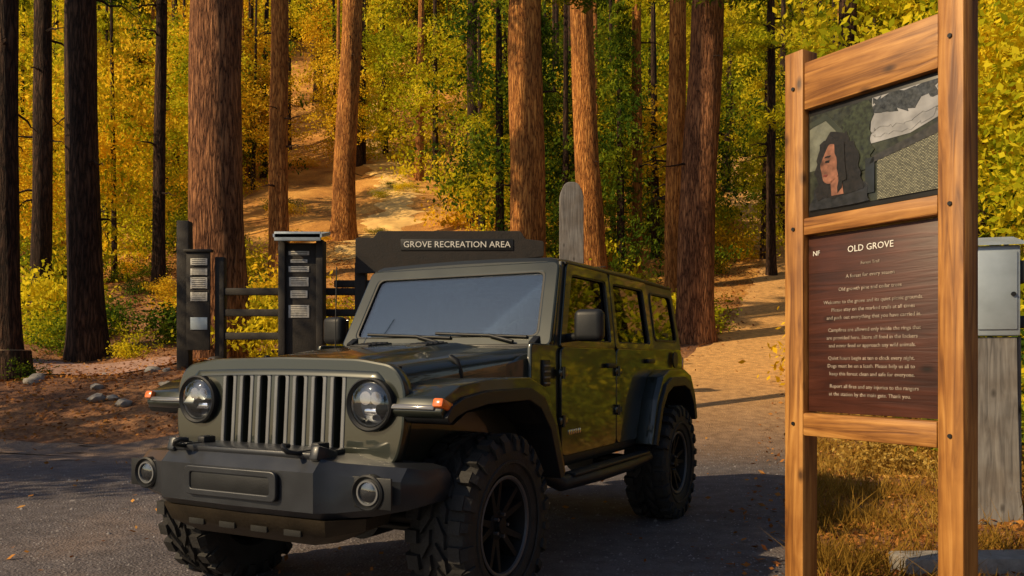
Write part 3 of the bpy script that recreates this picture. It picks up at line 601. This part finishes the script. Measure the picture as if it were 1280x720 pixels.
loft('skid_plate',[[(-.62,-.72,.44),(-.50,-.86,.44),(.50,-.86,.44),(.62,-.72,.44),(.6,-.5,.44),(-.6,-.5,.44)],[(-.60,-.70,.38),(-.48,-.83,.36),(.48,-.83,.36),(.60,-.70,.38),(.58,-.5,.38),(-.58,-.5,.38)],[(-.42,-.66,.30),(-.36,-.76,.30),(.36,-.76,.30),(.42,-.66,.30),(.4,-.5,.30),(-.4,-.5,.30)]],SKID,body)
for k in range(4): box('skid_slot',(.10,.02,.03),((k-1.5)*.2,-.832,.365),VOIDM,body,.004,(.0,0,0))
th=math.atan2(.27,.54); c1=(0,math.sin(th),math.cos(th)); MW=frame((1,0,0),c1,(0,.890,1.245)); h_=.60
fo=fillet([(-.772,0),(-.710,h_),(.710,h_),(.772,0)],.04); fi=fillet([(-.695,.055),(-.645,h_-.055),(.645,h_-.055),(.695,.055)],.05)
plate('windshield_frame',fo,[fi],.05,MW,PAINT,body,.012)
plate('windshield_seal',[(p[0]*1.008,p[1]*1.012-.004) for p in fi],[[(p[0]*.972,(p[1]-.30)*.95+.30) for p in fi]],.012,MW@Matrix.Translation((0,0,.016)),BLACKP,body,.003)
plate('windshield',[(p[0]*1.0,p[1]) for p in fi],[],.004,MW@Matrix.Translation((0,0,.008)),WSGLASS,body,.0005)
for (x0,x1) in ((.42,-.02),(-.12,-.56)):
    a0=MW@Vector((x0+.12,.01,.05)); a1=MW@Vector((x0-.06,.06,.045)); tube('wiper_arm',[tuple(a0),tuple(a1)],.011,BLACKP,body)
    b0=MW@Vector((x0+.20,.05,.035)); b1=MW@Vector((x1-.02,.085,.032)); tube('wiper_blade',[tuple(b0),tuple(b1)],.010,BLACKP,body)
for s in (-1,1): box('windshield_hinge',(.05,.09,.04),(s*.68,.865,1.275),BLACKP,body,.01,(.5,0,0)); 
def rs(y,hw,z0,z1): 
    z0-=.03; z1-=.03
    return [(-hw,y,z0),(-hw,y,z1-.05),(-hw+.02,y,z1-.02),(-hw+.07,y,z1-.003),(-hw*.4,y,z1+.008),(0,y,z1+.011),(hw*.4,y,z1+.008),(hw-.07,y,z1-.003),(hw-.02,y,z1-.02),(hw,y,z1-.05),(hw,y,z0)]
loft('hardtop',[rs(1.145,.70,1.81,1.835),rs(1.17,.712,1.80,1.862),rs(1.4,.722,1.80,1.872),rs(2.6,.725,1.80,1.878),rs(3.4,.715,1.80,1.868),rs(3.50,.705,1.80,1.85),rs(3.53,.69,1.81,1.83)],ROOFM,body)
for s in (-1,1): tube('drip_rail',[(s*.724,1.20,1.792),(s*.732,2.4,1.798),(s*.722,3.48,1.792)],.012,BLACKP,body)
box('roof_seam',(1.36,.012,.006),(0,2.05,1.854),VOIDM,body,0)
loft('tailgate',[[(-.76,y,.55),(.76,y,.55),(.76,y,1.25),(-.76,y,1.25)] for y in (3.62,3.68)],PAINT,body)
RW=frame((1,0,0),(0,-.2,1),(0,3.63,1.25)); plate('rear_frame',[(-.76,0),(-.69,.54),(.69,.54),(.76,0)],[fillet([(-.62,.06),(-.58,.48),(.58,.48),(.62,.06)],.05)],.03,RW,ROOFM,body,.004); plate('rear_glass',fillet([(-.62,.06),(-.58,.48),(.58,.48),(.62,.06)],.05),[],.004,RW,SIDEGLASS,body,.0005)
box('rear_bumper',(1.6,.2,.18),(0,3.78,.56),BLACKP,body,.03)
box('dashboard',(1.40,.28,.20),(0,1.12,1.16),BLACKP,body,.04); 
for s in (-1,1):
    box('seat_base',(.5,.5,.18),(s*.36,1.85,.80),SEAT,body,.06,None,3); box('seat_back',(.5,.14,.62),(s*.36,2.0,1.12),SEAT,body,.06,(-.18,0,0),3); box('headrest',(.27,.10,.18),(s*.36,2.08,1.50),SEAT,body,.05,(-.1,0,0),3)
    box('rear_headrest',(.24,.09,.16),(s*.38,2.98,1.46),SEAT,body,.04)
box('rear_bench',(1.25,.16,.6),(0,2.92,1.08),SEAT,body,.05)
mobj('steering_wheel',lathe_me('steering_wheel',[(.014*math.cos(q),.185+.014*math.sin(q)) for q in np.linspace(0,2*math.pi,9)[:-1]],32,frame((0,1,-.35),(1,0,0),(.36,1.36,1.27)),True),BLACKP,body); box('steering_hub',(.30,.03,.07),(.36,1.36,1.27),BLACKP,body,.012,(-.35,0,0))
for s in (-1,1): tube('roll_bar',[(s*.60,1.24,1.73),(s*.62,2.3,1.75),(s*.60,3.3,1.71)],.03,BLACKP,body)
tube('roll_hoop',[(-.66,2.32,1.0),(-.62,2.32,1.75),(.62,2.32,1.75),(.66,2.32,1.0)],.03,BLACKP,body)
box('rear_view_mirror',(.22,.03,.06),(0,1.17,1.66),BLACKP,body,.012)
tube('antenna',[(-.70,.70,1.22),(-.72,.74,1.80)],.004,BLACKP,body)
# ------------------------------------------------------------ information sign
CZ=.06
W_=.866; ang=math.atan2(-.74,.45); sign=empty('information_sign',(1.56,4.49,CZ),ang)
for x in (0,W_): 
    box('post',(.12,.12,3.2),(x,0,1.30),WOODV,sign,.007)
box('top_beam',(W_-.124,.09,.25),(W_/2,-.008,2.70),WOODH,sign,.008,(0,.0,0)); box('middle_beam',(W_-.124,.09,.09),(W_/2,-.012,1.955),WOODH,sign,.007); box('bottom_beam',(W_-.124,.10,.12),(W_/2,-.012,.91),WOODH,sign,.008)
box('text_panel',(W_-.126,.03,.925),(W_/2,-.002,1.44),BROWNP,sign,.003); box('picture_panel',(W_-.126,.03,.565),(W_/2,-.002,2.29),simple('picture_black',(.01,.01,.01),.4),sign,.003)
SM=lambda x,z,off=0: frame((1,0,0),(0,0,1),(x,-.0195-off,z))
TXT=simple('sign_lettering',(.33,.27,.22),.7,0,0,.6,40)
text('title','OLD GROVE',.046,SM(W_/2,1.81),WHITE,sign); text('subtitle','Forest Trail',.022,SM(W_/2,1.735),TXT,sign); text('icon','NF',.036,SM(.115,1.81),WHITE,sign)
rows_=['A forest for every season','','Old growth pine and cedar trees','','Welcome to the grove and its quiet picnic grounds.','Please stay on the marked trails at all times','and pack out everything that you have carried in.','','Campfires are allowed only inside the rings that','are provided here. Store all food in the lockers','and never feed or approach any wild animals.','','Quiet hours begin at ten o clock every night.','Dogs must be on a leash. Please help us all to','keep this forest clean and safe for everyone.','','Report all fires and any injuries to the rangers','at the station by the main gate. Thank you.']
zz=1.675
for t in rows_:
    if t: text('text_line',t,.0265,SM(W_/2+random.uniform(-.012,.012),zz),TXT,sign); zz-=.040
    else: zz-=.024
PM=lambda nm,c,**k: simple(nm,tuple(x*.62 for x in c),.35,0,.3,**k)
X0=.075; Z0=2.035; PWd=W_-.15; PH=.505
def pp(nm,pts,mat,k): plate(nm,[(X0+p[0]*PWd,Z0+p[1]*PH) for p in pts],[],.0016,frame((1,0,0),(0,0,1),(0,-.0185-.0018*k,0)),mat,sign,.0002,0)
def rag(pts,amp,n,seed):
    rr=random.Random(seed); out=[]
    for i in range(len(pts)):
        p=pts[i]; q=pts[(i+1)%len(pts)]
        for k in range(n):
            t=k/n; out.append((min(1,max(0,p[0]+(q[0]-p[0])*t+rr.uniform(-amp,amp))),min(1,max(0,p[1]+(q[1]-p[1])*t+rr.uniform(-amp,amp)))))
    return out
pp('picture_background',[(0,0),(0,1),(1,1),(1,0)],PM('pic_green',(.035,.04,.022),var=.95,nscale=30),0)
pp('picture_sky',[(.50,.56),(.52,1),(1,1),(1,.66),(.8,.57)],PM('pic_sky',(.42,.42,.44),var=.5,nscale=9),1)
pp('picture_treeline',rag([(.50,.84),(.52,1),(.75,1),(1,1),(1,.90),(.78,.80)],.035,9,3),PM('pic_trees',(.05,.055,.06),var=.9,nscale=70),2)
pp('picture_far_trees',rag([(.52,.62),(.54,.70),(.75,.68),(1,.76),(1,.70),(.78,.60)],.025,9,23),PM('pic_trees2',(.08,.09,.08),var=.9,nscale=80),2)
pp('picture_house',[(0,.42),(0,.86),(.14,.94),(.34,.62),(.34,.42)],PM('pic_wall',(.22,.23,.18),var=.5,nscale=16),1)
pp('picture_eave',[(.0,.87),(.0,.93),(.15,.97),(.40,.58),(.36,.57),(.14,.91)],PM('pic_eave',(.05,.06,.04)),2)
pp('picture_dark_tree',rag([(.30,.30),(.28,.75),(.36,1.0),(.50,.98),(.53,.6),(.50,.3)],.03,6,5),PM('pic_tree2',(.035,.045,.02),var=1.,nscale=45),3)
m,nt,b,o=nmat('pic_stone'); v=coords(nt,(30,30,30)); mpv=N(nt,'ShaderNodeSeparateXYZ'); cb=N(nt,'ShaderNodeCombineXYZ'); nt.links.new(v,mpv.inputs[0]); nt.links.new(mpv.outputs['X'],cb.inputs['X']); nt.links.new(mpv.outputs['Z'],cb.inputs['Y'])
br=N(nt,'ShaderNodeTexBrick',i_Scale=1.2); br.inputs['Color1'].default_value=(.30,.29,.19,1); br.inputs['Color2'].default_value=(.12,.12,.08,1); br.inputs['Mortar'].default_value=(.02,.02,.015,1); br.inputs['Mortar Size'].default_value=.06; nt.links.new(cb.outputs[0],br.inputs['Vector']); nt.links.new(br.outputs[0],b.inputs['Base Color'])
pp('picture_stone_wall',[(.56,0),(.56,.38),(1,.52),(1,0)],m,3)
pp('picture_roof',[(.50,.36),(.53,.43),(1,.60),(1,.51)],PM('pic_roof',(.05,.045,.04),var=.6,nscale=40),4)
pp('picture_window',[(.47,.08),(.47,.42),(.54,.42),(.54,.08)],PM('pic_win',(.02,.025,.03)),4)
hair=PM('pic_hair',(.012,.008,.007),var=.9,nscale=60); skin=PM('pic_skin',(.36,.15,.09),var=.75,nscale=22)
pp('picture_coat',rag([(.0,0),(.05,.22),(.16,.30),(.34,.30),(.48,.18),(.50,0)],.01,5,8),PM('pic_coat',(.02,.02,.024),var=.8,nscale=30),5)
pp('picture_hair',rag([(.08,.10),(.06,.45),(.11,.68),(.22,.78),(.34,.72),(.42,.5),(.45,.12)],.018,6,9),hair,6)
pp('picture_face',fillet([(.115,.38),(.10,.45),(.135,.55),(.18,.66),(.26,.62),(.29,.46),(.26,.32),(.19,.24),(.135,.27),(.12,.33)],.03,3),skin,7)
pp('picture_neck',[(.2,.12),(.19,.27),(.28,.32),(.30,.12)],skin,7)
pp('picture_eye',[(.145,.47),(.15,.49),(.185,.49),(.18,.465)],hair,8); pp('picture_brow',[(.14,.52),(.15,.535),(.195,.535),(.19,.52)],hair,8); pp('picture_lips',[(.13,.335),(.135,.35),(.17,.345),(.155,.325)],PM('pic_lip',(.25,.05,.04)),8)
pp('picture_hair_lock',rag([(.20,.72),(.31,.64),(.33,.3),(.26,.14),(.25,.45)],.012,5,12),hair,8)
for x in (0,W_):
    for z in (.91,1.95,2.7): cyl('bolt',.010,.01,(x,-.063,z),(0,1,0),BLACKP,sign,10)
# ------------------------------------------------------------ utility box on timber post
ub=empty('fee_collection_box',(3.90,6.75,float(H(3.90,6.75))+.02),rad(-16))
loft('post',[[(x*w,y*w,z) for (x,y) in ((-1,-.7),(1,-.7),(1,.7),(-1,.7))] for (z,w) in ((-.15,.19),(.12,.18),(.22,.165),(1.0,.15),(1.46,.145))],GREYWOOD,ub,smooth=20)
box('box_body',(.33,.26,.72),(0,0,1.83),GREYMETAL,ub,.012); box('box_door',(.28,.012,.62),(0,-.136,1.83),GREYMETAL,ub,.004); loft('box_roof',[[(-.185,-.17,z_),(.185,-.17,z_),(.185,.15,z_+.08),(-.185,.15,z_+.08)] for z_ in (2.19,2.212)],GREYMETAL,ub)
box('bracket',(.06,.2,.18),(.195,0,1.98),BLACKP,ub,.01); box('bracket_low',(.05,.18,.1),(.19,0,1.58),BLACKP,ub,.01); cyl('lock',.018,.02,(.11,-.147,1.80),(0,1,0),BLACKP,ub,12); tube('conduit',[(.17,-.05,1.46),(.175,-.05,.1)],.02,GREYWOOD,ub)
box('concrete_kerb',(2.6,.24,.16),(3.65,5.15,.04),CONC,None,.02,(0,0,.05))
# ------------------------------------------------------------ fence, notice boards, gate sign
def gz(x,y): return float(H(x,y))
fn=empty('rail_fence',(0,0,CZ)); FY=15.0
for (x,w,top) in ((-5.9,.22,3.75),(-5.25,.17,3.1),(-2.72,.2,3.0),(.40,.22,3.3)):
    zb=gz(x,FY)-.3; box('fence_post',(w,w,top-zb),(x,FY,(top+zb)/2),DARKWOOD,fn,.02)
for (z,xa,xb) in ((2.48,-5.2,-2.72),(2.10,-5.2,.4),(1.68,-5.2,.4),(2.62,-3.2,.5)):
    box('rail',(xb-xa,.09,.13),((xa+xb)/2,FY-.02,z),DARKWOOD,fn,.02)
nb=empty('notice_board',(-5.6,FY-.14,CZ))
box('board',(.42,.05,1.75),(0,0,2.3),DARKWOOD,nb,.01); box('cap',(.5,.12,.05),(0,0,3.2),DARKWOOD,nb,.01)
for k,z in enumerate((3.0,2.82,2.62,2.38,1.9)): box('paper',(.30,.012,(.12,.12,.2,.16,.22)[k]),(.02,-.034,z),PAPER if k!=4 else GREYMETAL,nb,.002)
for k in range(22):
    z=3.04-k*.034
    box('print_line',(.24,.004,.008),(.02,-.0425,z),DARKWOOD,nb,0)
kb=empty('information_kiosk',(-3.69,FY-.35,CZ))
zb=gz(-3.69,FY-.35)-.3
for s in (-1,1): box('post',(.12,.3,3.35-zb),(s*.33,0,(3.35+zb)/2),DARKWOOD,kb,.015)
box('panel',(.62,.16,2.2),(0,0,2.2),DARKWOOD,kb,.01); loft('roof',[[(-.42,-.35,z0+.0),(.42,-.35,z0+.0),(.42,.35,z0+.14),(-.42,.35,z0+.14)] for z0 in (3.36,3.42)],GREYMETAL,kb); box('roof_fascia',(.80,.04,.16),(0,-.33,3.38),GREYMETAL,kb,.01)
for k,(z,h2,w2) in enumerate(((3.12,.07,.36),(2.98,.06,.3),(2.84,.10,.36),(2.62,.16,.34),(2.40,.13,.3),(2.1,.22,.36))):
    box('paper',(w2,.012,h2),(-.04,-.088,z),PAPER,kb,.002)
    for j in range(int(h2/.035)): box('print_line',(w2*.8,.004,.008),(-.04,-.0965,z+h2/2-.022-j*.032),DARKWOOD,kb,0)
gs=empty('entrance_sign',(-1.1,FY-.16,CZ))
plate('board',fillet([(-1.68,2.80),(-1.68,3.42),(-1.36,3.42),(-1.28,3.54),(1.25,3.54),(1.33,3.40),(1.66,3.36),(1.66,3.10),(.9,3.02),(.3,2.9),(-.9,2.82)],.04),[],.07,frame((1,0,0),(0,0,1),(0,0,0)),DARKWOOD,gs,.008)
box('name_strip',(2.0,.012,.2),(.12,-.042,3.30),simple('strip_black',(.012,.012,.012),.5),gs,.002); text('name','GROVE RECREATION AREA',.155,frame((1,0,0),(0,0,1),(.12,-.052,3.30)),WHITE,gs,'CENTER',.004)
wp=empty('weathered_post',(1.0,14,gz(1.0,14)))
plate('plank',fillet([(-.19,-.3),(-.19,3.80),(-.10,4.0),(.10,4.0),(.19,3.80),(.19,-.3)],.08),[],.14,frame((1,0,0),(0,0,1),(0,0,0)),GREYWOOD,wp,.012)
stp=empty('tree_stump',(-9.15,15.2,gz(-8.9,15.2))); mobj('stump',trunkmesh('stump',.33,.5,(0,0),.15,20,8,.95),BARKD,stp,60); cyl('cut_face',.315,.02,(0,0,.505),(0,0,1),simple('cut_wood',(.3,.2,.12),.8),stp)
rk=empty('rocks')
for i in range(26):
    y=rnd.uniform(12.4,17); x=rnd.uniform(-.6,.0)*y
    if x>xl(y)-.3: continue
    bm=bmesh.new(); bmesh.ops.create_icosphere(bm,subdivisions=2,radius=rnd.uniform(.05,.16))
    for vv in bm.verts: vv.co*=1+rnd.uniform(-.18,.18); vv.co.z*=.6
    me=bpy.data.meshes.new('rock'); bm.to_mesh(me); bm.free(); ob=mobj('rock',me,CONC,rk,50); ob.location=(x,y,gz(x,y))
# ------------------------------------------------------------ light, sky, camera
el=rad(33); Sx,Sy=-.88,-.47; nrm=math.hypot(Sx,Sy); Sx/=nrm; Sy/=nrm
sd=Vector((Sx*math.cos(el),Sy*math.cos(el),math.sin(el)))
ld=bpy.data.lights.new('sun','SUN'); ld.energy=5; ld.angle=rad(.6); ld.color=(1,.76,.44); lo_=bpy.data.objects.new('sun',ld); link(lo_); lo_.rotation_euler=(-sd).to_track_quat('-Z','Y').to_euler(); lo_.location=(-20,-5,20)
w=bpy.data.worlds.new('World'); scene.world=w; w.use_nodes=True; nt=w.node_tree; bg=nt.nodes['Background']
sk=nt.nodes.new('ShaderNodeTexSky'); sk.sky_type='NISHITA'; sk.sun_disc=False; sk.sun_elevation=el; sk.sun_rotation=math.atan2(Sx,Sy)%(2*math.pi); nt.links.new(sk.outputs[0],bg.inputs[0]); bg.inputs[1].default_value=.10
cd=bpy.data.cameras.new('camera'); cam=bpy.data.objects.new('camera',cd); link(cam); cam.location=(0,0,1.31); cam.rotation_euler=(rad(90),0,0)
cd.sensor_width=36; cd.lens=1040/1280*36; cd.shift_y=90/1280; cd.clip_start=.05; cd.clip_end=600
scene.camera=cam
scene.view_settings.view_transform='Standard'; scene.view_settings.look='None'; scene.view_settings.exposure=0
